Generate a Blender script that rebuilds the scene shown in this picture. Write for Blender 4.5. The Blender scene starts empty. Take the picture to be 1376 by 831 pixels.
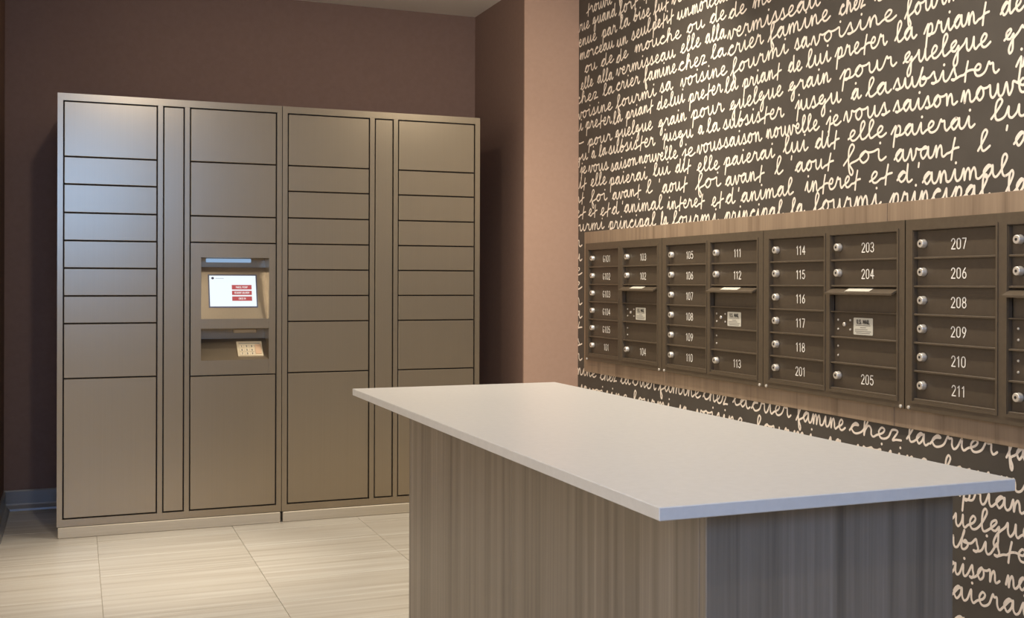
import bpy, bmesh, math, random
from mathutils import Matrix, Vector
random.seed(7)
SC = bpy.context.scene
COL = SC.collection

YR = -1.6           # near end of the room
# ------------------------------------------------------------------ camera
cam = bpy.data.cameras.new('camera')
co = bpy.data.objects.new('camera', cam); COL.objects.link(co)
cam.sensor_width = 36.0
cam.lens = 1491.4 / 1376 * 36.0
cam.shift_y = -(415.5 - 382.37) / 1376
cam.clip_start = 0.05
yaw, pitch, roll = math.radians(21.4572), math.radians(-0.088), math.radians(0.1777)
F = Vector((math.sin(yaw) * math.cos(pitch), math.cos(yaw) * math.cos(pitch), math.sin(pitch)))
R0 = Vector((math.cos(yaw), -math.sin(yaw), 0)); U0 = R0.cross(F)
R = math.cos(roll) * R0 + math.sin(roll) * U0
U = -math.sin(roll) * R0 + math.cos(roll) * U0
m = Matrix((R, U, -F)).transposed().to_4x4(); m.translation = (0, 0, 1.14372)
co.matrix_world = m
SC.camera = co

# ------------------------------------------------------------------ world, lights, exposure
SC.view_settings.view_transform = 'Standard'
SC.view_settings.look = 'None'
SC.view_settings.gamma = 1
SC.view_settings.exposure = 0.0
W = bpy.data.worlds.new('world'); SC.world = W; W.use_nodes = True
bg = W.node_tree.nodes['Background']
bg.inputs[0].default_value = (1.0, 0.93, 0.83, 1); bg.inputs[1].default_value = 1.8

def area(name, loc, size, energy, color, target=None, sizey=None):
    l = bpy.data.lights.new(name, 'AREA'); l.energy = energy; l.color = color
    l.shape = 'RECTANGLE' if sizey else 'DISK'; l.size = size
    if sizey: l.size_y = sizey
    o = bpy.data.objects.new(name, l); COL.objects.link(o); o.location = loc
    d = Vector(target or (loc[0], loc[1], loc[2] - 1)) - Vector(loc)
    o.rotation_euler = d.to_track_quat('-Z', 'Y').to_euler()
    return o
def spot(name, loc, energy, angle=95, blend=.7, color=(1.0, .925, .81), size=.05, target=None):
    l = bpy.data.lights.new(name, 'SPOT'); l.energy = energy; l.color = color
    l.spot_size = math.radians(angle); l.spot_blend = blend; l.shadow_soft_size = size
    o = bpy.data.objects.new(name, l); COL.objects.link(o); o.location = loc
    d = Vector(target or (loc[0], loc[1], 0)) - Vector(loc)
    o.rotation_euler = d.to_track_quat('-Z', 'Y').to_euler()
    return o
# assumed ceiling downlights, unseen above the frame, plus added fill spots
spot('unseen_ceiling_spot', (0.32, 4.62, 2.64), 210, 36, 1.0)
spot('unseen_ceiling_spot', (1.45, 4.30, 2.64), 45, 120, .9)
spot('unseen_ceiling_spot', (2.0, 3.7, 2.64), 62, 120, 1.0, target=(2.2, 5.3, 1.1))  # added spot, aimed to wash the column front
for y in (4.3, 3.5, 2.7, 1.9):
    spot('unseen_ceiling_spot', (1.86, y, 2.64), 60, 130, 1.0)
spot('unseen_ceiling_spot', (0.95, 2.1, 2.64), 10, 90, .9)  # added spot, brightens the worktop from above
spot('unseen_ceiling_spot', (0.3, 3.2, 2.64), 46, 130, .9, target=(.6, 4.6, 1.2))  # added spot, aimed toward the lockers
spot('unseen_ceiling_spot', (0.2, 1.6, 2.64), 40, 130, .9)
spot('unseen_ceiling_spot', (0.8, 0.3, 2.64), 22, 120, .9)  # added fill spot, warms the near end of the counter base
# assumed daylight: added area light behind the camera; the near wall has no glazing
area('assumed_daylight', (0.0, YR+.12, 2.0), 1.2, 68, (.21, .445, 1.0), (0.9, 3, 1.0), 1.2)

# ------------------------------------------------------------------ materials
def lin(r, g, b):
    f = lambda c: (c / 255 / 12.92) if c / 255 <= .04045 else ((c / 255 + .055) / 1.055) ** 2.4
    return (f(r), f(g), f(b), 1)
def mat(name, col, rough=.5, metal=0.0, spec=.5):
    m = bpy.data.materials.new(name); m.use_nodes = True
    b = m.node_tree.nodes['Principled BSDF']
    b.inputs['Base Color'].default_value = col
    b.inputs['Roughness'].default_value = rough
    b.inputs['Metallic'].default_value = metal
    b.inputs['Specular IOR Level'].default_value = spec
    return m
def nodes(m):
    nt = m.node_tree; return nt, nt.nodes['Principled BSDF'], nt.nodes.new, nt.links.new
def noise_ramp(m, scale3, stops, nscale=1.0, detail=6, rough=.6, dist=0.0, rnd=None, bump=0.0, rough_rng=None):
    """colour from stretched noise in object space"""
    nt, b, N, K = nodes(m)
    tc = N('ShaderNodeTexCoord'); mp = N('ShaderNodeMapping'); mp.inputs['Scale'].default_value = scale3
    src = tc.outputs['Object']
    if rnd:
        oi = N('ShaderNodeObjectInfo'); cx = N('ShaderNodeVectorMath'); cx.operation = 'SCALE'
        cx.inputs[0].default_value = rnd; K(oi.outputs['Random'], cx.inputs['Scale'])
        ad = N('ShaderNodeVectorMath'); ad.operation = 'ADD'; K(src, ad.inputs[0]); K(cx.outputs[0], ad.inputs[1]); src = ad.outputs[0]
    K(src, mp.inputs['Vector'])
    nz = N('ShaderNodeTexNoise'); nz.inputs['Scale'].default_value = nscale; nz.inputs['Detail'].default_value = detail
    nz.inputs['Roughness'].default_value = rough; nz.inputs['Distortion'].default_value = dist
    K(mp.outputs[0], nz.inputs['Vector'])
    rp = N('ShaderNodeValToRGB'); cr = rp.color_ramp
    while len(cr.elements) < len(stops): cr.elements.new(.5)
    for e, (p, c) in zip(cr.elements, stops): e.position = p; e.color = c
    K(nz.outputs[0], rp.inputs[0]); K(rp.outputs[0], b.inputs['Base Color'])
    if bump:
        bp = N('ShaderNodeBump'); bp.inputs['Strength'].default_value = bump; bp.inputs['Distance'].default_value = .002
        K(nz.outputs[0], bp.inputs['Height']); K(bp.outputs[0], b.inputs['Normal'])
    if rough_rng:
        mr = N('ShaderNodeMapRange'); mr.inputs['To Min'].default_value = rough_rng[0]; mr.inputs['To Max'].default_value = rough_rng[1]
        K(nz.outputs[0], mr.inputs['Value']); K(mr.outputs[0], b.inputs['Roughness'])
    return m
M = {}
M['maroon'] = noise_ramp(mat('maroon_paint', (0, 0, 0, 1), .75, spec=.2), (1, 1, 1),
    [(.3, lin(124, 98, 84)), (.7, lin(128, 102, 88))], 40, 3)
M['rose'] = noise_ramp(mat('rose_paint', (0, 0, 0, 1), .75, spec=.2), (1, 1, 1),
    [(.3, lin(172, 140, 118)), (.7, lin(176, 144, 122))], 40, 3)
M['ceiling'] = mat('ceiling_paint', lin(238, 230, 216), .9, spec=.1)
M['wallpaper'] = noise_ramp(mat('chalkboard_wallpaper', (0, 0, 0, 1), .55, spec=.35), (1, 1, 1),
    [(.3, lin(72, 65, 57)), (.7, lin(80, 73, 64))], 6, 6)
M['chalk'] = mat('cream_lettering', lin(238, 222, 202), .7, spec=.2)
M['tile'] = noise_ramp(mat('striated_tile', (0, 0, 0, 1), .38, spec=.4), (.5, 17, 1),
    [(.28, lin(162, 153, 137)), (.42, lin(178, 169, 154)), (.58, lin(187, 180, 166)), (.76, lin(200, 194, 182))],
    1.6, 5, .55, .35, rnd=(37, 91, 0))
M['grout'] = mat('grout', lin(184, 174, 156), .9)
M['steel'] = noise_ramp(mat('brushed_bronze_steel', (0, 0, 0, 1), .36, .68, .5), (220, 220, 1.2),
    [(.3, lin(150, 135, 112)), (.7, lin(153, 138, 115))], 1.0, 4, .6, rough_rng=(.275, .285))
M['steel_plinth'] = noise_ramp(mat('satin_plinth_steel', (0, 0, 0, 1), .5, .35, .5), (2, 2, 90),
    [(.3, lin(176, 164, 143)), (.7, lin(188, 176, 155))], 1.0, 4, .6)
M['gap'] = mat('dark_backing', lin(48, 40, 32), .8)
M['bronze'] = noise_ramp(mat('bronze_powder_coat', (0, 0, 0, 1), .42, .25, .5), (1, 1, 1),
    [(.3, lin(92, 79, 63)), (.7, lin(98, 85, 68))], 50, 3)
M['bronze_shaded'] = noise_ramp(mat('bronze_shaded_coat', (0, 0, 0, 1), .45, .2, .5), (1, 1, 1),  # frame bronze darkened for the doors: shade of the recess put into the colour
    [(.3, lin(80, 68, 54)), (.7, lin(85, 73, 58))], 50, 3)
M['chrome'] = mat('satin_chrome', lin(228, 220, 206), .38, .7)
M['keyhole'] = mat('keyhole', lin(40, 34, 28), .6)
M['white_print'] = mat('white_print', lin(240, 232, 218), .6)
M['label'] = mat('label_paper', lin(205, 198, 180), .5)
M['ink'] = mat('label_ink', lin(60, 56, 50), .6)
M['ink_soft'] = mat('label_small_print', lin(140, 134, 122), .6)
M['surround'] = noise_ramp(mat('wood_laminate', (0, 0, 0, 1), .45, spec=.4), (16, 16, .5),
    [(.28, lin(110, 91, 72)), (.45, lin(138, 117, 95)), (.6, lin(150, 128, 104)), (.75, lin(168, 145, 120))], 1.3, 8, .68, .3, rnd=(5, 5, 3))
M['base_wood'] = noise_ramp(mat('grey_brown_laminate', (0, 0, 0, 1), .4, spec=.45), (36, 36, .45),
    [(.28, lin(88, 78, 66)), (.43, lin(110, 99, 84)), (.57, lin(122, 110, 95)), (.74, lin(140, 128, 112))], 1.2, 8, .66, .35, rnd=(5, 5, 3))
M['quartz'] = noise_ramp(mat('white_quartz', (0, 0, 0, 1), .32, spec=.4), (1, 1, 1),
    [(.3, lin(190, 185, 177)), (.7, lin(196, 191, 183))], 60, 4)
M['vinyl'] = mat('dark_vinyl_base', lin(122, 119, 115), .3, .0, .6)
def emit(name, col, s):
    m = mat(name, (.02, .02, .02, 1), .3); b = m.node_tree.nodes['Principled BSDF']
    b.inputs['Emission Color'].default_value = col; b.inputs['Emission Strength'].default_value = s
    return m
M['screen'] = emit('lit_screen', (.86, .95, 1, 1), 1.0)
M['screen_rim'] = mat('screen_rim', lin(88, 90, 110), .3)
M['led'] = emit('led_strip', (.45, .68, 1, 1), .6)
M['red'] = emit('screen_red', lin(178, 60, 64), 1.0)
M['screen_ink'] = emit('screen_navy', lin(52, 52, 80), .6)
M['screen_grey'] = emit('screen_grey_print', lin(205, 215, 222), .8)
M['screen_white'] = emit('screen_white_print', (.95, .92, .9, 1), .9)
M['key_plate'] = mat('keypad_plate', lin(215, 196, 160), .45)
M['key'] = mat('keypad_key', lin(226, 208, 174), .5)
M['key_peach'] = mat('keypad_peach', lin(216, 178, 140), .5)
M['lens'] = mat('frosted_lens', lin(196, 174, 140), .4)
# handwriting: (word, y, z of the start, y, z of the end) on the right wall, metres
LINES = [
 [("trouva",5.201,2.532,4.901,2.521),("fort",4.842,2.526,4.694,2.519)],
 [("vue",5.315,2.461,5.16,2.458),("quand",5.13,2.461,4.852,2.452),("fort",4.833,2.446,4.634,2.45),("trouva",4.575,2.452,4.261,2.457)],
 [("venue",5.352,2.382,5.073,2.379),("par",5.021,2.372,4.849,2.371),("la",4.825,2.374,4.716,2.376),("bise",4.683,2.382,4.51,2.374),("fut",4.485,2.372,4.346,2.375),("venue",4.319,2.376,4.062,2.379)],
 [("morceau",5.283,2.311,4.872,2.302),("un",4.856,2.293,4.739,2.295),("seul",4.702,2.295,4.503,2.302),("petit",4.499,2.3,4.297,2.307),("un",4.271,2.298,4.153,2.299),("morceau",4.148,2.295,3.828,2.292)],
 [("ou",5.221,2.232,5.071,2.232),("de",5.03,2.228,4.883,2.233),("de",4.861,2.214,4.732,2.23),("mouche",4.667,2.231,4.221,2.216),("ou",4.188,2.222,4.038,2.222),("de",4,2.223,3.873,2.221),("de",3.857,2.21,3.727,2.215),("mouche",3.686,2.214,3.284,2.221)],
 [("elle",5.27,2.151,5.116,2.153),("alla",5.071,2.153,4.887,2.146),("vermisseau",4.861,2.154,4.265,2.141),("elle",4.242,2.145,4.068,2.148),("alla",4.037,2.148,3.872,2.142),("vermisseau",3.866,2.129,3.242,2.133),("elle",3.209,2.137,3.05,2.139)],
 [("chez",5.331,2.084,5.057,2.079),("la",5.007,2.079,4.879,2.079),("crier",4.863,2.082,4.609,2.08),("famine",4.578,2.078,4.265,2.073),("chez",4.259,2.072,4.019,2.064),("la",3.991,2.074,3.872,2.07),("crier",3.865,2.063,3.604,2.068),("famine",3.583,2.066,3.194,2.07),("chez",3.159,2.07,3.02,2.072),("la",2.975,2.074,2.861,2.076)],
 [("voisine",5.311,2.003,4.886,2),("fourmi",4.862,1.998,4.442,1.999),("sa",4.424,2.003,4.304,2.002),("voisine",4.241,1.999,3.856,1.993),("fourmi",3.843,1.983,3.439,2.002),("sa",3.414,2.001,3.322,1.998),("voisine",3.317,1.995,2.855,1.998),("fourmi",2.833,1.989,2.538,2)],
 [("lui",5.386,1.938,5.237,1.942),("preter",5.21,1.939,4.897,1.932),("la",4.894,1.92,4.791,1.929),("priant",4.759,1.928,4.479,1.936),("de",4.451,1.928,4.343,1.931),("lui",4.336,1.928,4.2,1.931),("preter",4.172,1.919,3.892,1.927),("la",3.886,1.915,3.785,1.922),("priant",3.756,1.914,3.488,1.922),("de",3.453,1.926,3.368,1.92),("lui",3.343,1.921,3.199,1.924),("preter",3.181,1.923,2.906,1.924),("la",2.878,1.921,2.776,1.917),("priant",2.746,1.912,2.472,1.909),("de",2.439,1.908,2.351,1.91)],
 [("~",5.367,1.864,5.228,1.86),("pour",5.183,1.847,4.893,1.849),("quelque",4.869,1.85,4.479,1.849),("grain",4.437,1.845,4.181,1.851),("pour",4.15,1.844,3.88,1.846),("quelque",3.847,1.837,3.474,1.849),("grain",3.451,1.851,3.195,1.852),("pour",3.154,1.841,2.86,1.848),("quelque",2.839,1.841,2.463,1.832),("grain",2.425,1.83,2.197,1.833)],
 [("qu",5.328,1.781,5.177,1.783),("à",5.138,1.781,5.085,1.78),("la",5.051,1.778,4.958,1.787),("subsister",4.942,1.781,4.45,1.773),("jusqu",4.396,1.78,4.125,1.77),("a",4.091,1.776,4.046,1.773),("la",4.023,1.772,3.919,1.771),("subsister",3.897,1.77,3.464,1.767),("jusqu",3.409,1.776,3.138,1.771),("à",3.094,1.768,3.041,1.769),("la",3.018,1.765,2.891,1.765),("subsister",2.884,1.768,2.427,1.749),("jusqu",2.382,1.744,2.15,1.747)],
 [("je",5.272,1.713,5.191,1.714),("vous",5.173,1.712,4.933,1.707),("saison",4.917,1.694,4.629,1.703),("nouvelle",4.625,1.704,4.25,1.693),("je",4.224,1.69,4.112,1.691),("vous",4.1,1.692,3.891,1.695),("saison",3.891,1.696,3.612,1.694),("nouvelle",3.592,1.697,3.256,1.691),("je",3.227,1.695,3.145,1.694),("vous",3.133,1.698,2.894,1.695),("saison",2.884,1.696,2.595,1.682),("nouvelle",2.589,1.681,2.196,1.679)],
 [("dit",5.346,1.639,5.194,1.637),("elle",5.146,1.637,4.957,1.637),("paierai",4.932,1.626,4.527,1.626),("lui",4.484,1.632,4.323,1.631),("dit",4.283,1.629,4.148,1.628),("elle",4.099,1.617,3.918,1.613),("paierai",3.89,1.618,3.524,1.622),("lui",3.482,1.628,3.328,1.625),("dit",3.29,1.624,3.153,1.624),("elle",3.109,1.63,2.911,1.625),("paierai",2.894,1.618,2.522,1.604),("lui",2.473,1.613,2.293,1.614)],
 [("avant",5.48,1.559,5.216,1.566),("foi",5.154,1.558,4.948,1.557),("avant",4.899,1.552,4.591,1.557),("l",4.551,1.557,4.491,1.56),("'",4.442,1.554,4.408,1.555),("aout",4.401,1.548,4.173,1.552),("foi",4.111,1.544,3.906,1.543),("avant",3.878,1.538,3.596,1.547),("l",3.535,1.551,3.483,1.558),("'",3.449,1.552,3.412,1.554),("aout",3.408,1.552,3.181,1.551),("foi",3.133,1.55,2.911,1.548),("avant",2.879,1.537,2.589,1.529),("l",2.523,1.527,2.476,1.536),("'",2.432,1.534,2.397,1.534),("aout",2.389,1.531,2.168,1.535)],
 [("interet",5.641,1.483,5.189,1.489),("et",5.171,1.486,5.066,1.49),("et",5.032,1.48,4.915,1.489),("d",4.904,1.481,4.825,1.482),("'",4.811,1.477,4.756,1.479),("animal",4.771,1.482,4.38,1.478),("interet",4.353,1.473,4.027,1.469),("et",3.983,1.461,3.889,1.466),("d",3.876,1.467,3.805,1.465),("'",3.802,1.465,3.754,1.465),("animal",3.764,1.465,3.407,1.473),("interet",3.349,1.474,3.035,1.473),("et",2.998,1.476,2.885,1.48),("d",2.865,1.47,2.795,1.465),("'",2.783,1.461,2.747,1.462),("animal",2.75,1.453,2.388,1.451),("interet",2.331,1.451,2.06,1.46)],
 [("fourmi",5.411,1.414,4.972,1.416),("principal",4.939,1.409,4.441,1.404),("la",4.413,1.403,4.346,1.405),("fourmi",4.313,1.401,3.917,1.396),("principal",3.883,1.396,3.467,1.397),("la",3.434,1.398,3.349,1.4),("fourmi",3.305,1.398,2.928,1.402),("principal",2.9,1.397,2.461,1.397),("la",2.417,1.399,2.33,1.401)],
 [("famine",5.454,0.664,5.06,0.664),("chez",5.03,0.659,4.841,0.66),("la",4.806,0.659,4.697,0.66),("crier",4.681,0.663,4.443,0.657),("famine",4.429,0.66,4.051,0.658),("chez",4.045,0.66,3.851,0.648),("la",3.818,0.66,3.692,0.651),("crier",3.686,0.65,3.421,0.649),("famine",3.398,0.645,3.109,0.639),("chez",3.096,0.638,2.833,0.638),("la",2.817,0.646,2.717,0.642),("crier",2.714,0.644,2.436,0.655),("famine",2.412,0.653,2.168,0.652)],
 [("fourmi",4.681,0.571,4.294,0.572),("sa",4.249,0.572,4.166,0.571),("voisine",4.105,0.573,3.722,0.572),("fourmi",3.661,0.572,3.267,0.568),("sa",3.216,0.567,3.123,0.566),("voisine",3.065,0.566,2.698,0.564),("fourmi",2.666,0.563,2.301,0.562)],
 [("priant",2.589,0.502,2.288,0.505)],
 [("quelque",2.675,0.416,2.3,0.437)],
 [("subsister",2.697,0.35,2.263,0.375)],
 [("saison",2.674,0.269,2.426,0.289),("nouvelle",2.412,0.286,2.098,0.315)],
 [("paierai",2.674,0.198,2.312,0.222)],
 [("foi",2.743,0.101,2.642,0.112),("avant",2.618,0.112,2.286,0.146)],
 [("rr",5.439,1.339,5.242,1.333),("uu",5.439,1.263,5.241,1.259),("ee",5.438,1.187,5.241,1.186),("ee",5.438,1.111,5.24,1.112),("nn",5.437,1.027,5.24,1.031),("aa",5.436,0.955,5.239,0.961),("tt",5.436,0.883,5.239,0.892),("ss",5.435,0.807,5.238,0.818),("rr",5.435,0.728,5.237,0.741)],
]

# ------------------------------------------------------------------ mesh helpers
class MB:
    def __init__(s): s.v = []; s.f = []; s.lap = 0
    def quad(s, a, b, c, d):
        n = len(s.v); s.v += [tuple(a), tuple(b), tuple(c), tuple(d)]; s.f.append((n, n+1, n+2, n+3)); return s
    def poly(s, pts):
        n = len(s.v); s.v += [tuple(p) for p in pts]; s.f.append(tuple(range(n, n+len(pts)))); return s
    def box(s, x0, x1, y0, y1, z0, z1, bev=0.0):
        if bev:
            bm = bmesh.new()
            bmesh.ops.create_cube(bm, size=1)
            for v in bm.verts:
                v.co = ((x0+x1)/2 + v.co.x*(x1-x0), (y0+y1)/2 + v.co.y*(y1-y0), (z0+z1)/2 + v.co.z*(z1-z0))
            bmesh.ops.bevel(bm, geom=list(bm.edges), offset=bev, segments=1, affect='EDGES')
            n = len(s.v); bm.verts.index_update()
            s.v += [tuple(v.co) for v in bm.verts]
            s.f += [tuple(n+v.index for v in f.verts) for f in bm.faces]
            bm.free()
            return s
        n = len(s.v)
        s.v += [(x0,y0,z0),(x1,y0,z0),(x1,y1,z0),(x0,y1,z0),(x0,y0,z1),(x1,y0,z1),(x1,y1,z1),(x0,y1,z1)]
        s.f += [tuple(n+i for i in q) for q in ((0,3,2,1),(4,5,6,7),(0,1,5,4),(1,2,6,5),(2,3,7,6),(3,0,4,7))]
        return s
    def extrude(s, prof, axis, a, b):
        """closed profile (2-D, counter-clockwise) swept along axis from a to b. prof coords are the two other axes in order"""
        def P(p, t):
            return (t, p[0], p[1]) if axis == 'x' else (p[0], t, p[1]) if axis == 'y' else (p[0], p[1], t)
        n = len(s.v); k = len(prof)
        s.v += [P(p, a) for p in prof] + [P(p, b) for p in prof]
        s.f += [(n+i, n+(i+1) % k, n+k+(i+1) % k, n+k+i) for i in range(k)]
        s.f += [tuple(n+i for i in reversed(range(k))), tuple(n+k+i for i in range(k))]
        return s
    def lathe(s, c, prof, axis, seg=20):
        """prof = [(radius, distance along axis)] ; axis a unit Vector"""
        ax = Vector(axis).normalized(); t = Vector((0,0,1)) if abs(ax.z) < .9 else Vector((1,0,0))
        e1 = ax.cross(t).normalized(); e2 = ax.cross(e1)
        n = len(s.v); c = Vector(c)
        for r, d in prof:
            for i in range(seg):
                a = 2*math.pi*i/seg; s.v.append(tuple(c + ax*d + (e1*math.cos(a)+e2*math.sin(a))*r))
        for j in range(len(prof)-1):
            for i in range(seg):
                s.f.append((n+j*seg+i, n+j*seg+(i+1) % seg, n+(j+1)*seg+(i+1) % seg, n+(j+1)*seg+i))
        s.f.append(tuple(n+i for i in range(seg))); k = n+(len(prof)-1)*seg
        s.f.append(tuple(k+i for i in reversed(range(seg))))
        return s
def wbase(o):
    v = Vector((0, 0, 0))
    while o: v += o.location; o = o.parent
    return v
def obj(name, mb, m, parent=None, smooth=False, recalc=True):
    b = wbase(parent)
    me = bpy.data.meshes.new(name)
    me.from_pydata([(x-b.x, y-b.y, z-b.z) for x, y, z in mb.v], [], mb.f)
    if recalc:
        bm = bmesh.new(); bm.from_mesh(me); bmesh.ops.recalc_face_normals(bm, faces=bm.faces); bm.to_mesh(me); bm.free()
    if smooth:
        for p in me.polygons: p.use_smooth = len(p.vertices) == 4
    me.materials.append(M[m] if isinstance(m, str) else m)
    o = bpy.data.objects.new(name, me); COL.objects.link(o)
    if parent: o.parent = parent
    return o
def tag(o, label, cat, group=None):
    o['label'] = label; o['category'] = cat
    if group: o['group'] = group
    return o
def thing(name, label, cat, loc, group=None):
    o = bpy.data.objects.new(name, None); COL.objects.link(o); o.location = loc; o.empty_display_size = .1
    return tag(o, label, cat, group)
def struct(name, mb, m, parent=None):
    o = obj(name, mb, m, parent)
    if not parent: o['kind'] = 'structure'
    return o

# ------------------------------------------------------------------ pen strokes (flat lettering built as thin ribbons)
def catmull(p, step=6):
    if len(p) < 3: return p
    q = [p[0]] + p + [p[-1]]; out = []
    for i in range(1, len(q)-2):
        a, b, c, d = q[i-1], q[i], q[i+1], q[i+2]
        for k in range(step):
            t = k/step; t2 = t*t; t3 = t2*t
            out.append(tuple(.5*(2*b[j]+(c[j]-a[j])*t+(2*a[j]-5*b[j]+4*c[j]-d[j])*t2+(3*b[j]-a[j]-3*c[j]+d[j])*t3) for j in (0, 1)))
    out.append(p[-1]); return out
def ribbon(mb, pts, w, put, cap=6):
    """pts: 2-D polyline; put(u, v) -> 3-D point"""
    n = len(pts)
    if n == 1: pts = [pts[0], (pts[0][0]+1e-4, pts[0][1])]; n = 2
    h = w/2
    o_, pu_, pv_ = Vector(put(0, 0)), Vector(put(1, 0)), Vector(put(0, 1))
    nrm = (pu_-o_).cross(pv_-o_).normalized(); put0 = put
    # ink laps over ink: every dab lies a hair above the one before
    def put(u, v): return tuple(Vector(put0(u, v))+nrm*(mb.lap % 48)*1e-5)
    for i in range(n-1):
        (x0, y0), (x1, y1) = pts[i], pts[i+1]; L = math.hypot(x1-x0, y1-y0)
        if L < 1e-7: continue
        nx, ny = -(y1-y0)/L*h, (x1-x0)/L*h
        mb.lap += 1
        mb.quad(put(x0+nx, y0+ny), put(x0-nx, y0-ny), put(x1-nx, y1-ny), put(x1+nx, y1+ny))
    for i in range(n):
        if i in (0, n-1): k = 10
        else:
            a = math.atan2(pts[i][1]-pts[i-1][1], pts[i][0]-pts[i-1][0]); b = math.atan2(pts[i+1][1]-pts[i][1], pts[i+1][0]-pts[i][0])
            if abs((b-a+math.pi) % (2*math.pi)-math.pi) < .35: continue
            k = cap
        x, y = pts[i]; mb.lap += 1
        mb.poly([put(x+h*math.cos(2*math.pi*j/k), y+h*math.sin(2*math.pi*j/k)) for j in range(k)])
A_ = [(0,.2),(.55,.85),(.75,.88),(.5,1.0),(.14,.55),(.35,.02),(.7,.4),(.84,.95),(.84,.3),(1.02,0),(1.3,.22)]
CUR = {
 'a': (1.3, A_, []),
 'à': (1.3, A_, [[(.55,1.55)]]),
 'b': (1.05, [(0,.2),(.42,1.2),(.52,1.62),(.36,1.1),(.25,.15),(.5,0),(.8,.4),(.62,.78),(.45,.6),(1.05,.6)], []),
 'c': (1.05, [(0,.2),(.4,.75),(.8,.82),(.55,1.0),(.16,.5),(.45,0),(1.05,.25)], []),
 'd': (1.35, [(0,.2),(.55,.85),(.75,.85),(.5,1.0),(.12,.5),(.38,.02),(.8,.5),(1.0,1.65),(.9,.7),(.92,.15),(1.08,0),(1.35,.22)], []),
 'e': (1.0, [(0,.2),(.5,.5),(.68,.84),(.46,1.0),(.2,.6),(.3,.1),(.6,0),(1.0,.28)], []),
 'f': (1.0, [(0,.0),(.45,.8),(.72,1.5),(.55,1.78),(.36,1.3),(.34,.2),(.42,-.7),(.58,-.95),(.66,-.6),(.45,.02),(1.0,.35)], []),
 'g': (1.35, [(0,.2),(.6,.75),(.55,1.0),(.2,.75),(.22,.3),(.55,.2),(.85,.55),(.8,.0),(.75,-.75),(.5,-.98),(.42,-.6),(.75,.05),(1.35,.6)], []),
 'h': (1.3, [(0,.2),(.45,1.0),(.62,1.55),(.46,1.7),(.3,1.2),(.22,0),(.34,.5),(.62,.95),(.84,.7),(.84,.2),(1.02,0),(1.3,.22)], []),
 'i': (.8, [(0,.2),(.32,.98),(.33,.3),(.5,0),(.8,.25)], [[(.42,1.5)]]),
 'j': (.55, [(0,.3),(.42,.95),(.34,.1),(.18,-.95)], [[(.46,1.5)], [(.36,.15),(.55,.25)]]),
 'l': (.85, [(0,.2),(.42,.9),(.66,1.45),(.52,1.72),(.3,1.4),(.24,.4),(.42,0),(.85,.22)], []),
 'm': (1.7, [(0,.2),(.25,.95),(.28,.02),(.4,.6),(.62,.95),(.74,.6),(.72,.02),(.86,.6),(1.08,.95),(1.2,.6),(1.22,.15),(1.4,0),(1.7,.22)], []),
 'n': (1.2, [(0,.2),(.25,.95),(.28,.02),(.4,.6),(.62,.95),(.74,.6),(.76,.15),(.92,0),(1.2,.22)], []),
 'o': (1.05, [(0,.2),(.5,1.0),(.22,.8),(.12,.4),(.36,0),(.68,.3),(.68,.78),(.48,1.0),(.72,.84),(1.05,.86)], []),
 'p': (1.2, [(0,.3),(.42,1.0),(.34,.2),(.2,-.92),(.36,.3),(.6,.95),(.86,.86),(.84,.3),(.55,0),(.42,.15),(.85,.1),(1.2,.25)], []),
 'r': (1.05, [(0,.2),(.3,1.02),(.4,.84),(.62,.86),(.64,.3),(.8,0),(1.05,.22)], []),
 's': (.9, [(0,.2),(.42,1.05),(.5,.65),(.6,.25),(.42,-.02),(.22,.08),(.5,.05),(.9,.25)], []),
 't': (1.0, [(0,.2),(.3,.3),(.6,.55),(1.0,.62)], [[(.68,1.4),(.5,.5),(.4,-.3)]]),
 'u': (1.3, [(0,.2),(.22,.95),(.24,.25),(.45,0),(.75,.4),(.86,.95),(.88,.25),(1.05,0),(1.3,.22)], []),
 'v': (1.05, [(0,.2),(.25,.95),(.38,.15),(.5,0),(.72,.45),(.78,.92),(1.05,.8)], []),
 'z': (1.0, [(0,.2),(.3,.95),(.75,.88),(.32,.05),(.6,.12),(1.0,.15)], []),
 '~': (1.0, [(0,.2),(.35,.55),(.65,.35),(1.0,.5)], []),
 "'": (.6, [(.3,1.62),(.26,1.3)], []),
}
CUR['q'] = CUR['g']
def cursive(mb, word, u0, v0, u1, v1, xh, w, put, clip=None):
    """word written between two baseline points"""
    adv = sum(CUR[c][0] for c in word)*1.04
    xh *= random.uniform(.93, 1.06)
    paths = []; cur = []; x = 0
    for c in word:
        a, main, extra = CUR[c]
        pts = [(x+px, py) for px, py in main]
        if cur: pts = pts[1:]
        cur += pts
        for e in extra: paths.append([(x+px, py) for px, py in e])
        if c in "j'": paths.append(cur); cur = []
        x += a
    if cur: paths.append(cur)
    jx = random.uniform(-.03, .03)
    for p in paths:
        p = [(u0+(px+jx*py)/adv*(u1-u0), v0+px/adv*(v1-v0)+py*xh) for px, py in p]
        if len(p) > 2: p = catmull(p, 5)
        if clip:
            runs = [[]]
            for q in p:
                if clip(q): runs[-1].append(q)
                elif runs[-1]: runs.append([])
        else: runs = [p]
        for r in runs:
            if len(r) > 1 or (len(r) == 1 and len(p) == 1):
                if len(p) == 1: ribbon(mb, r, w*1.25, put)
                else: ribbon(mb, r, w, put)
def arc(cx, cy, rx, ry, a0, a1, n=10):
    return [(cx+rx*math.cos(math.radians(a0+(a1-a0)*i/n)), cy+ry*math.sin(math.radians(a0+(a1-a0)*i/n))) for i in range(n+1)]
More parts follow.
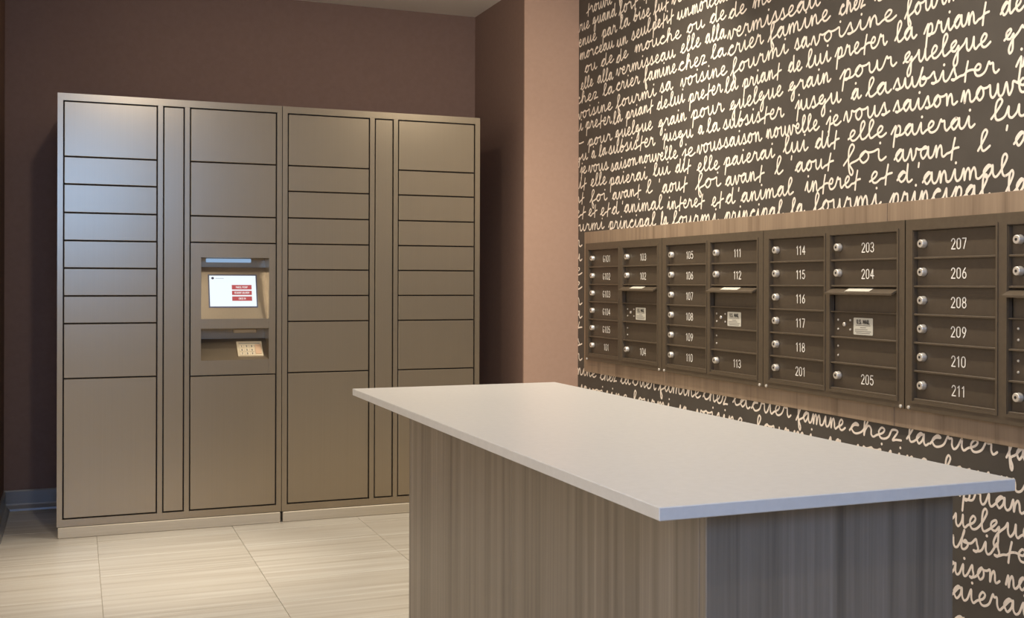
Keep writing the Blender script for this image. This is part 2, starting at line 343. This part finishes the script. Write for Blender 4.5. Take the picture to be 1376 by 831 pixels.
PR = {  # printed capitals and digits, height 1
 '0': (.6, [arc(.3,.75,.25,.25,0,180)+arc(.3,.25,.25,.25,180,360)+[(.55,.75)]]),
 '1': (.45, [[(.08,.82),(.28,1),(.28,0)]]),
 '2': (.6, [arc(.3,.74,.25,.26,170,-30)+[(.05,0),(.57,0)]]),
 '3': (.6, [arc(.28,.75,.24,.25,160,-90)+arc(.28,.25,.27,.25,90,-160)]),
 '4': (.6, [[(.42,0),(.42,1),(.03,.3),(.58,.3)]]),
 '5': (.6, [[(.5,1),(.12,1),(.08,.55)]+arc(.28,.32,.27,.32,110,-150)]),
 '6': (.6, [[(.45,1),(.2,.7)]+arc(.3,.3,.25,.3,160,-200)]),
 '7': (.6, [[(.05,1),(.55,1),(.22,0)]]),
 '8': (.6, [arc(.3,.76,.22,.24,-90,270,14)+arc(.3,.27,.26,.27,90,-270,14)]),
 '9': (.6, [arc(.3,.7,.25,.3,20,380)+[(.4,.25),(.2,0)]]),
 'G': (.66, [arc(.34,.5,.28,.5,50,310)+[(.6,.42),(.36,.42)]]),
 'U': (.64, [[(.08,1)]+arc(.32,.28,.24,.28,180,360)+[(.56,1)]]),
 'S': (.6, [arc(.3,.75,.23,.25,30,260)+arc(.3,.25,.25,.25,80,-150)]),
 'M': (.8, [[(.08,0),(.08,1),(.4,.3),(.72,1),(.72,0)]]),
 'A': (.68, [[(.03,0),(.34,1),(.65,0)],[(.15,.35),(.53,.35)]]),
 'I': (.3, [[(.15,0),(.15,1)]]),
 'L': (.55, [[(.08,1),(.08,0),(.52,0)]]),
 'P': (.6, [[(.08,0),(.08,1)]+arc(.28,.73,.26,.27,90,-90)+[(.08,.46)]]),
 'R': (.62, [[(.08,0),(.08,1)]+arc(.28,.74,.26,.26,90,-90)+[(.08,.48)],[(.3,.48),(.58,0)]]),
 'C': (.62, [arc(.34,.5,.28,.5,50,310)]),
 'K': (.62, [[(.08,0),(.08,1)],[(.55,1),(.08,.45)],[(.25,.6),(.58,0)]]),
 'E': (.56, [[(.52,1),(.08,1),(.08,0),(.52,0)],[(.08,.52),(.45,.52)]]),
 'D': (.64, [[(.08,0),(.08,1)]+arc(.25,.5,.32,.5,90,-90)+[(.08,0)]]),
 'N': (.66, [[(.08,0),(.08,1),(.58,0),(.58,1)]]),
 'T': (.6, [[(.02,1),(.58,1)],[(.3,1),(.3,0)]]),
 'V': (.64, [[(.03,1),(.32,0),(.61,1)]]),
 'Y': (.62, [[(.03,1),(.31,.5),(.59,1)],[(.31,.5),(.31,0)]]),
 'H': (.64, [[(.08,0),(.08,1)],[(.56,0),(.56,1)],[(.08,.5),(.56,.5)]]),
 '.': (.25, [[(.12,0)]]),
 ' ': (.4, []),
}
def printed(mb, text, uc, v0, h, w, put, width=1.0, gap=.12):
    """text centred on uc, baseline v0, cap height h"""
    tot = sum(PR[c][0] for c in text) + gap*(len(text)-1); x = -tot/2
    for c in text:
        a, paths = PR[c]
        for p in paths: ribbon(mb, [(uc+(x+px)*h*width, v0+py*h) for px, py in p], w, put)
        x += a+gap

# ------------------------------------------------------------------ room shell
WX = 2.455          # right wall with the wallpaper
YC = 5.2965         # front of the return beside the lockers
YB, XS, XL, ZC = 6.0605, 2.148, -.331, 2.68
fl = struct('floor', MB().box(-3.2, 2.6, YR, YB+.1, -.08, -.004), 'grout')
tx, ty, g = .5935, .297, .0008
tile_me = MB().box(-tx/2+g, tx/2-g, -ty/2+g, ty/2-g, -.012, 0, .0008)
first = None
def tile_at(x0, x1, y0, y1):
    global first
    full = abs((x1-x0)-tx) < 1e-4 and abs((y1-y0)-ty) < 1e-4
    if full and first: o = first.copy(); COL.objects.link(o)
    elif full:
        o = obj('tile', tile_me, 'tile'); first = o; o.parent = fl
    else:
        hx, hy = (x1-x0)/2-g, (y1-y0)/2-g
        o = obj('tile', MB().box(-hx, hx, -hy, hy, -.012, 0, .0008), 'tile'); o.parent = fl
    o.location = ((x0+x1)/2, (y0+y1)/2, 0)
xs = [.090+k*tx for k in range(-2, 4)]; ys = [4.8806+k*ty for k in range(-15, 5)]
for i, xa in enumerate(xs):
    for ya in ys:
        x0, x1 = xa, min(xa+tx, WX-.001); y0, y1 = ya, min(ya+ty, YB-.001)
        if y0 > YC-ty and x0 < XL: x0 = x0 if y0 < YC-.2 else XL
        if x1-x0 < .02 or y1-y0 < .02: continue
        if y0 > YC-.001 and x0 >= XS: continue
        tile_at(x0, x1, y0, y1)
struct('ceiling', MB().box(-3.2, 2.6, YR, YB+.1, ZC, ZC+.1), 'ceiling')
struct('wall_back', MB().box(XL-.1, XS+.1, YB, YB+.1, 0, ZC), 'maroon')
struct('wall_left', MB().box(XL-.1, XL, YC, YB, 0, ZC), 'maroon')
struct('wall_alcove_right', MB().box(XS, XS+.012, YC+.012, YB, 0, ZC), 'maroon')
struct('wall_column', MB().box(XS, WX+.02, YC, YC+.012, 0, ZC).box(XS+.012, WX+.02, YC+.012, YB, 0, ZC), 'rose')
struct('wall_left_return', MB().box(-3.2, XL-.1, YC, YC+.1, 0, ZC), 'rose')
struct('wall_near', MB().box(-3.2, 2.6, YR-.1, YR, 0, ZC), 'ceiling')
wr = struct('wall_right', MB().box(WX, WX+.12, YR, YC, 0, ZC), 'wallpaper')
def cove(name, pts_dir):
    mb = MB()
    for a in pts_dir: a(mb)
    return struct(name, mb, 'vinyl')
# cove base: upright with a rolled top edge and a flared toe
bbp = [(0, 0), (.030, 0), (.027, .010), (.013, .026), (.010, .034), (.010, .094), (.007, .100), (0, .100)]
cove('baseboard_back', [lambda mb: mb.extrude([(YB-a, b) for a, b in bbp], 'x', XL, XS)])
cove('baseboard_left', [lambda mb: mb.extrude([(XL+a, b) for a, b in bbp], 'y', YC, YB-.03)])

# handwriting on the wallpaper: one flat printed line per object
XH, PW = .0365, .0074
put_r = lambda u, v: (WX-.0007, u, v)
# the paper repeats: the rows low on the wall are the upper rows again
for k in range(17, 24):
    top, low = LINES[k-10], LINES[k]; anchor = low[0]
    src = [t for t in top if t[0] == anchor[0]][-1]
    dy = anchor[1]-src[1]; dz = sum(t[2] for t in low)/len(low)-sum(t[2] for t in top)/len(top)
    for sh in (0, 1.0, 2.0, 3.0):
        for t in top:
            y0, y1 = t[1]+dy+sh, t[3]+dy+sh
            if y0 > YC+.45 or y1 < .3: continue
            if all(y1 > u[1]-.005 or y0 < u[3]+.005 for u in low): low.append((t[0], y0, t[2]+dz, y1, t[4]+dz))
for L in LINES:
    mb = MB(); ymin = min(t[3] for t in L)
    seq = list(L)
    if L[0][0] != 'rr':
        for t in L:
            for k in (1.0, 2.0, 3.0):
                if t[3] < ymin+1.0 and t[1]-k < ymin+.02 and t[3]-k > .9: seq.append((t[0], t[1]-k, t[2], t[3]-k, t[4]))
    for wd, y0, z0, y1, z1 in seq:
        # u runs along -Y so that the text reads from the viewer's left to right
        cursive(mb, wd, -y0, z0, -y1, z1, XH, PW, lambda u, v: (WX-.0004, -u, v), clip=lambda q: q[0] > -(YC-.003))
    if mb.f: obj('handwriting', mb, 'chalk', wr, recalc=False)

# ------------------------------------------------------------------ parcel lockers
D = 5.3105
ZR = [1.9453, 1.699, 1.5764, 1.4496, 1.3256, 1.2025, 1.0785, .9552, .7104, .087]
def locker(label, x0, x1, c1, cn, c2, kiosk):
    t = thing('parcel_locker', label, 'locker', ((x0+x1)/2, D+.3, 0), 'steel parcel lockers against the back wall')
    h = .003
    cab, shade_mb = MB(), MB()
    if kiosk:
        ka, kb_, kz0, kz1 = c2[0], c2[1], .7065, ZR[4]
        for x_, y_, z_, w_ in ((x0, ka, .052, 1.98), (kb_, x1, .052, 1.98), (ka, kb_, .052, kz0), (ka, kb_, kz1, 1.98)):
            cab.box(x_, y_, D+.021, D+.60, z_, w_)
            shade_mb.box(max(x_, x0+.02), min(y_, x1-.02), D+.0195, D+.0208, max(z_, .07), min(w_, 1.965))
        cab.box(ka, kb_, D+.17, D+.60, kz0, kz1)
    else:
        cab.box(x0, x1, D+.021, D+.60, .052, 1.98); shade_mb.box(x0+.02, x1-.02, D+.0195, D+.0208, .07, 1.965)
    obj('cabinet', cab, 'steel', t)
    obj('gap_shade', shade_mb, 'gap', t)  # dark sheet behind the door gaps, standing in for the shade in them
    ff = MB()
    ff.box(x0, c1[0]-h, D, D+.021, .052, 1.98); ff.box(c2[1]+h, x1, D, D+.021, .052, 1.98)
    ff.box(c1[1]+h, cn[0]-h, D, D+.021, .084, 1.948); ff.box(cn[1]+h, c2[0]-h, D, D+.021, .084, 1.948)
    ff.box(c1[0]-h, c2[1]+h, D, D+.021, .052, ZR[-1]-h); ff.box(c1[0]-h, c2[1]+h, D, D+.021, ZR[0]+h, 1.98)
    obj('face_frame', ff, 'steel', t)
    obj('plinth', MB().box(x0+.005, x1-.003, D-.004, D+.59, 0, .0495, .003), 'steel_plinth', t)
    obj('center_panel', MB().box(cn[0]+h, cn[1]-h, D+.001, D+.018, ZR[-1]+h, ZR[0]-h, .0012), 'steel', t)
    def doors(c, zs):
        for za, zb in zip(zs, zs[1:]):
            obj('locker_door', MB().box(c[0]+h, c[1]-h, D+.0005, D+.018, zb+h, za-h, .0014), 'steel', t)
    doors(c1, ZR)
    if not kiosk: doors(c2, ZR)
    else:
        doors(c2, [ZR[0], ZR[1], 1.4485, ZR[4]]); doors(c2, [.7065, ZR[-1]])
        build_kiosk(t, c2, ZR[4], .7065)
    return t
def build_kiosk(t, c, zt, zb):
    h = .003; a, b = c[0]+h, c[1]-h; zt -= h; zb += h
    i0, i1 = .5405, .8515
    k = MB()
    k.box(a, i0, D+.0005, D+.16, zb, zt); k.box(i1, b, D+.0005, D+.16, zb, zt)
    k.box(i0, i1, D+.002, D+.16, 1.257, zt)                                   # top fascia
    k.box(i0, i1, D+.13, D+.15, zb, 1.257)                                    # back
    # wedge carrying the screen, leaning back
    k.extrude([(D+.034, .9700), (D+.112, 1.2130), (D+.13, 1.2130), (D+.13, .9250), (D+.0035, .9250), (D+.0035, .9700)], 'x', i0, i1)
    # keypad shelf, sloping up to the back
    k.extrude([(D+.0035, .7770), (D+.108, .8720), (D+.13, .8720), (D+.13, zb), (D+.0035, zb)], 'x', i0, i1)
    ko = obj('kiosk', k, 'steel', t)
    ko['label'] = 'recessed kiosk with a lit screen and a keypad'
    # frame of the screen plane: origin lower edge
    o = Vector((0, D+.034, .97)); up = Vector((0, .078, .243)).normalized(); n = Vector((0, -.243, .078)).normalized()
    def sp(u, v, d=0.0):
        p = o+up*v+n*d; return (u, p.y, p.z)
    def slab(u0, u1, v0, v1, d0, d1):
        mb = MB(); q = [(u0, v0), (u1, v0), (u1, v1), (u0, v1)]
        mb.v = [sp(*p, d0) for p in q]+[sp(*p, d1) for p in q]
        mb.f = [(0,3,2,1),(4,5,6,7),(0,1,5,4),(1,2,6,5),(2,3,7,6),(3,0,4,7)]
        return mb
    L = .2552
    u0, u1, v0, v1 = .587, .802, .060, .212
    obj('bezel', slab(u0-.006, u1+.006, v0-.006, v1+.006, 0, .002), 'screen_rim', ko)
    obj('screen', slab(u0, u1, v0, v1, 0, .003), 'screen', ko)
    W_, H_ = u1-u0, v1-v0
    for j, (ya, yb, tx_) in enumerate(((.545, .695, 'PARCEL PICKUP'), (.365, .505, 'RESIDENT DELIVERY'), (.175, .32, 'CHECK IN'))):
        ua, ub = u0+.475*W_, u0+.905*W_
        obj('button', slab(ua, ub, v0+ya*H_, v0+yb*H_, .003, .0036), 'red', ko)
        mb = MB(); printed(mb, tx_, (ua+ub)/2, v0+(ya+.045)*H_, .0085, .0013, lambda u, v: sp(u, v, .0039), .72)
        obj('button_lettering', mb, 'screen_white', ko, recalc=False)
    mb = MB(); cx, cy = u0+.07*W_, v0+.915*H_
    mb.poly([sp(cx+.0065*math.cos(i*math.pi/8), cy+.0058*math.sin(i*math.pi/8), .0034) for i in range(16)])
    obj('emblem', mb, 'screen_ink', ko, recalc=False)
    mb = MB(); ribbon(mb, [(cx+.014, cy-.001), (cx+.05, cy-.001)], .003, lambda u, v: sp(u, v, .0034))
    obj('header_print', mb, 'screen_grey', ko, recalc=False)
    obj('light_strip', MB().box(.575, .785, D+.118, D+.13, 1.236, 1.254, .003), 'led', ko)
    obj('keypad_lamp', MB().box(.702, .812, D+.118, D+.13, .898, .918, .004), 'lens', ko)
    # keypad
    o = Vector((0, D+.0035, .777)); up = Vector((0, .1045, .095)).normalized(); n = Vector((0, -.095, .1045)).normalized()
    def body(uA, uB, uC, uD, v0, v1, d0, d1):
        mb = MB(); q = [(uA, v0), (uB, v0), (uC, v1), (uD, v1)]
        mb.v = [sp2(*p, d0) for p in q]+[sp2(*p, d1) for p in q]
        mb.f = [(0,3,2,1),(4,5,6,7),(0,1,5,4),(1,2,6,5),(2,3,7,6),(3,0,4,7)]
        return mb
    def sp2(u, v, d=0.0):
        p = o+up*v+n*d; return (u, p.y, p.z)
    v0, v1 = .020, .116; u0, u1 = .712, .829
    obj('keypad', body(u0, u1, u1, u0, v0, v1, 0, .006), 'key_plate', ko)
    dg = MB()
    for r in range(3):
        for cc in range(3):
            uc = u0+.020+cc*.0235; vc = v1-.036-r*.024
            q = body(uc-.0095, uc+.0095, uc+.0095, uc-.0095, vc-.009, vc+.009, .006, .009)
            obj('key', q, 'key', ko)
            printed(dg, str(r*3+cc+1), uc, vc-.005, .010, .002, lambda u, v: sp2(u, v, .0094))
    obj('key_digits', dg, 'ink', ko, recalc=False)
    obj('enter_keys', body(u0+.083, u0+.110, u0+.110, u0+.083, .032, .092, .006, .009), 'key_peach', ko)
    mb = MB(); ribbon(mb, [(u0+.010, v1-.014), (u1-.012, v1-.014)], .004, lambda u, v: sp2(u, v, .0064))
    obj('keypad_print', mb, 'ink_soft', ko, recalc=False)
locker('steel parcel locker bank with the lit kiosk screen, left of the pair', -.0767, .9110, (-.0510, .3453), (.3729, .4634), (.4908, .8851), True)
locker('steel parcel locker bank without a screen, right of the pair beside the dark wall', .9140, 1.9103, (.9406, 1.3360), (1.3651, 1.4554), (1.4830, 1.8815), False)

# ------------------------------------------------------------------ wooden surround of the mailboxes
XW = 2.447
sur = thing('mailbox_surround', 'grey-brown wood laminate surround framing the mailboxes on the lettered wall', 'surround', (WX, 3.0, .687))
Y0, Y1, Z0, Z1 = 5.204, .70, .6868, 1.4055
for ya, yb in ((Y0, 4.35), (4.348, 2.905), (2.903, Y1)):
    obj('board', MB().box(XW, WX-.0016, yb, ya, 1.315, Z1, .0008), 'surround', sur)
for ya, yb in ((Y0, 4.35), (4.348, 2.868), (2.866, Y1)):
    obj('board', MB().box(XW, WX-.0016, yb, ya, Z0, .775, .0008), 'surround', sur)
obj('board', MB().box(XW, WX-.0016, 5.1185, Y0, .776, 1.314, .0008), 'surround', sur)

# ------------------------------------------------------------------ mailboxes
XF = 2.4315; XD = 2.4455      # face of the frame, face of the recessed doors
ZT, PT = 1.3095, .0879
zrow = [ZT-PT*i for i in range(7)]
lockme = None
def add_lock(door, y, z):
    global lockme
    if lockme is None:
        mb = MB().lathe((0, 0, 0), [(.0140, .0), (.0140, .004), (.0130, .006), (.0128, .016), (.0112, .018)], (-1, 0, 0), 18)
        lockme = obj('lock', mb, 'chrome', None, smooth=True); lockme.parent = door
        k = MB().lathe((-.0175, 0, 0), [(.0046, 0), (.0042, .0012)], (-1, 0, 0), 12)
        lockme.data.materials.append(M['keyhole'])
        me = lockme.data; bm = bmesh.new(); bm.from_mesh(me)
        vs = [bm.verts.new(v) for v in k.v]
        for f in k.f:
            nf = bm.faces.new([vs[i] for i in f]); nf.material_index = 1
        bm.to_mesh(me); bm.free(); o = lockme
    else:
        o = lockme.copy(); COL.objects.link(o); o.parent = door
    o.location = Vector((XD, y, z)) - wbase(door)
def door_mb(ya, yb, zb, zt):
    """recessed door leaf with a turned-out ledge along its foot"""
    mb = MB().box(XD, XD+.006, yb+.001, ya-.001, zb+.0056, zt-.001)
    return mb
def ledge(door, ya, yb, zb):
    obj('ledge', MB().box(XF+.0005, XD+.005, yb+.001, ya-.001, zb-.0008, zb+.0052, .0008), 'bronze', door)
def rivets(mb, y, zs, x=XD):
    for z in zs: mb.lathe((x, y, z), [(.0042, 0), (.0036, .0022), (.0012, .0030)], (-1, 0, 0), 10)
def mailbox(label, cols):
    ys_ = [y for c in cols for y in c[:2]]
    ya, yb = max(ys_)+.040, min(ys_)-.040
    t = thing('mailbox_unit', label, 'mailbox', (WX, (ya+yb)/2, .75), 'bronze wall mailboxes')
    fr = MB()
    fr.box(XF, XW-.0004, yb, ya, ZT, 1.345); fr.box(XF, XW-.0004, yb, ya, .750, zrow[6])
    edges = [ya]+[e for c in cols for e in (c[0], c[1])]+[yb]
    for i in range(0, len(edges), 2): fr.box(XF, XW-.0004, edges[i+1], edges[i], zrow[6], ZT)
    obj('frame', fr, 'bronze', t)
    # raised lip round each column
    for c in cols:
        lp = MB(); a, b = c[0]+.009, c[1]-.009
        lp.box(XF-.003, XF, b, a, ZT+.002, ZT+.010); lp.box(XF-.003, XF, b, a, zrow[6]-.011, zrow[6]-.003)
        lp.box(XF-.003, XF, a-.007, a, zrow[6]-.003, ZT+.002); lp.box(XF-.003, XF, b, b+.007, zrow[6]-.003, ZT+.002)
        obj('column_trim', lp, 'bronze', t)
    pin = MB(); 
    for y in (ya-.020, yb+.020): pin.lathe((XF, y, .7565), [(.0062, 0), (.0055, .003), (.002, .0045)], (-1, 0, 0), 10)
    obj('screws', pin, 'chrome', t)['kind'] = 'stuff'
    for c in cols:
        a, b, items = c
        for i, it in enumerate(items):
            zt, zb = zrow[i], zrow[i+1]; zm = (zt+zb)/2
            if it == 'slot':
                mb = MB().box(XD+.004, XD+.0095, b+.001, a-.001, zb, zt); mb.box(XF+.0005, XD+.004, b+.001, a-.001, zb, zb+.004)
                sl = obj('mail_slot', mb, 'bronze', t); sl['label'] = 'outgoing mail slot with a tilted hood'
                hd = MB().extrude([(XD+.004, zt-.0005), (2.4075, zt-.021), (2.4075, zt-.027), (XD+.004, zt-.007)], 'y', b-.001, a+.001)
                obj('hood', hd, 'bronze', sl)
                m0 = (a+b)/2+.012; wl = .062
                def hp(y, s, d=.0012):
                    return (XD+.004+(2.4075-XD-.004)*s, y, zt-.0005-.0205*s+d)
                lb = MB().quad(hp(m0+wl, .3), hp(m0-wl, .3), hp(m0-wl, .78), hp(m0+wl, .78))
                obj('hood_label', lb, 'label', sl)
            elif it == 'usmail':
                d = obj('panel_door', door_mb(a, b, zb, zt), 'bronze_shaded', t); ledge(d, a, b, zb); d['label'] = 'carrier door with a white notice'
                yc = (a+b)/2+.012
                lb = MB(); n_ = 6; hw, hh, r = .049, .0285, .004; zc = zm-.001; pts = []
                for (sx, sz, q) in ((1, 1, 0), (-1, 1, 90), (-1, -1, 180), (1, -1, 270)):
                    for i_ in range(n_+1):
                        an = math.radians(q+90*i_/n_); pts.append((XD-.0008, yc+sx*(hw-r)+r*math.cos(an), zc+sz*(hh-r)+r*math.sin(an)))
                obj('notice', MB().poly(pts), 'label', d)
                P = lambda u, v: (XD-.0012, -u, v)
                tx_ = MB(); printed(tx_, 'U.S. MAIL', -yc, zc+.009, .0125, .0034, P, .95)
                obj('notice_lettering', tx_, 'ink', d, recalc=False)
                fp = MB(); 
                for k, (dz, w0, w1) in enumerate(((.0035, -.036, .036), (-.004, -.014, .014), (-.0105, -.040, .022), (-.0165, -.040, .040), (-.0225, -.034, .034))):
                    ribbon(fp, [(-yc+w0, zc+dz), (-yc+w1, zc+dz)], .0026, P)
                obj('notice_print', fp, 'ink_soft', d, recalc=False)
                rv = MB(); rivets(rv, a-.024, (zm+.018, zm-.014)); rivets(rv, a-.088, (zm+.018, zm-.014)); rivets(rv, b+.012, (zm+.02, zm+.008, zm-.014, zm-.026))
                obj('rivets', rv, 'chrome', d)['kind'] = 'stuff'
                kc = MB().lathe((XD, a-.058, zm+.003), [(.0075, 0), (.0070, .004), (.004, .0055)], (-1, 0, 0), 14)
                obj('arrow_lock', kc, 'chrome', d, smooth=True)
            elif it == 'blank':
                d = obj('panel_door', door_mb(a, b, zb, zt), 'bronze_shaded', t); ledge(d, a, b, zb); d['label'] = 'plain door without a number'
                rv = MB(); rivets(rv, a-.024, (zm+.016, zm-.016)); obj('rivets', rv, 'chrome', d)['kind'] = 'stuff'
            elif it:
                d = obj('mailbox_door', door_mb(a, b, zb, zt), 'bronze_shaded', t); ledge(d, a, b, zb)
                add_lock(d, a-.031, zt-.041)
                if it != '#':
                    d['label'] = 'mailbox door numbered '+it
                    mb = MB(); printed(mb, it, -((a+b)/2-.010), zm-.0165, .0305, .0036, lambda u, v: (XD-.0008, -u, v), .92, .2)
                    obj('door_number', mb, 'white_print', d, recalc=False)
    return t
mailbox('bronze mailbox unit with doors G101 to 104, leftmost on the lettered wall', [
    (5.117, 4.787, ['G101', 'G102', 'G103', 'G104', 'G105', '101']), (4.739, 4.403, ['103', '102', 'slot', 'usmail', 'blank', '104'])])
mailbox('bronze mailbox unit with doors 105 to 113, second from the rose column', [
    (4.317, 3.988, ['105', '106', '107', '108', '109', '110']), (3.950, 3.618, ['111', '112', 'slot', 'usmail', 'blank', '113'])])
mailbox('bronze mailbox unit with doors 114 to 205, third from the rose column', [
    (3.534, 3.208, ['114', '115', '116', '117', '118', '201']), (3.171, 2.839, ['203', '204', 'slot', 'usmail', 'blank', '205'])])
mailbox('bronze mailbox unit with doors 206 to 211, cut by the right edge of the photo', [
    (2.763, 2.431, ['207', '206', '208', '209', '210', '211']), (2.386, 2.054, ['#', '#', 'slot', 'usmail', 'blank', '#'])])

# ------------------------------------------------------------------ sorting counter
cx0, cx1, cy0, cy1, cz0, cz1 = .7120, 1.3224, 1.2814, 3.0132, .8312, .8495
o = obj('worktop', MB().box(cx0, cx1, cy0, cy1, cz0, cz1, .0012), 'quartz')
tag(o, 'white quartz worktop overhanging the wood-grain counter base', 'worktop')
bx0, bx1, by0, by1 = .8195, 1.259, 1.3415, 2.822
base = thing('counter_base', 'grey-brown wood-grain counter base under the white worktop', 'counter', ((bx0+bx1)/2, (by0+by1)/2, 0))
ym = 2.085
zt = cz0-.0005
obj('carcass', MB().box(bx0+.0185, bx1-.0185, by0+.0185, by1-.0185, 0, zt), 'gap', base)
for ya, yb in ((by0+.0185, ym-.0005), (ym+.0005, by1-.0185)):
    obj('side_panel', MB().box(bx0, bx0+.018, ya, yb, 0, zt, .0007), 'base_wood', base)
    obj('side_panel', MB().box(bx1-.018, bx1, ya, yb, 0, zt, .0007), 'base_wood', base)
obj('end_panel', MB().box(bx0, bx1, by0, by0+.018, 0, zt, .0015), 'base_wood', base)
obj('end_panel', MB().box(bx0, bx1, by1-.018, by1, 0, zt, .0015), 'base_wood', base)
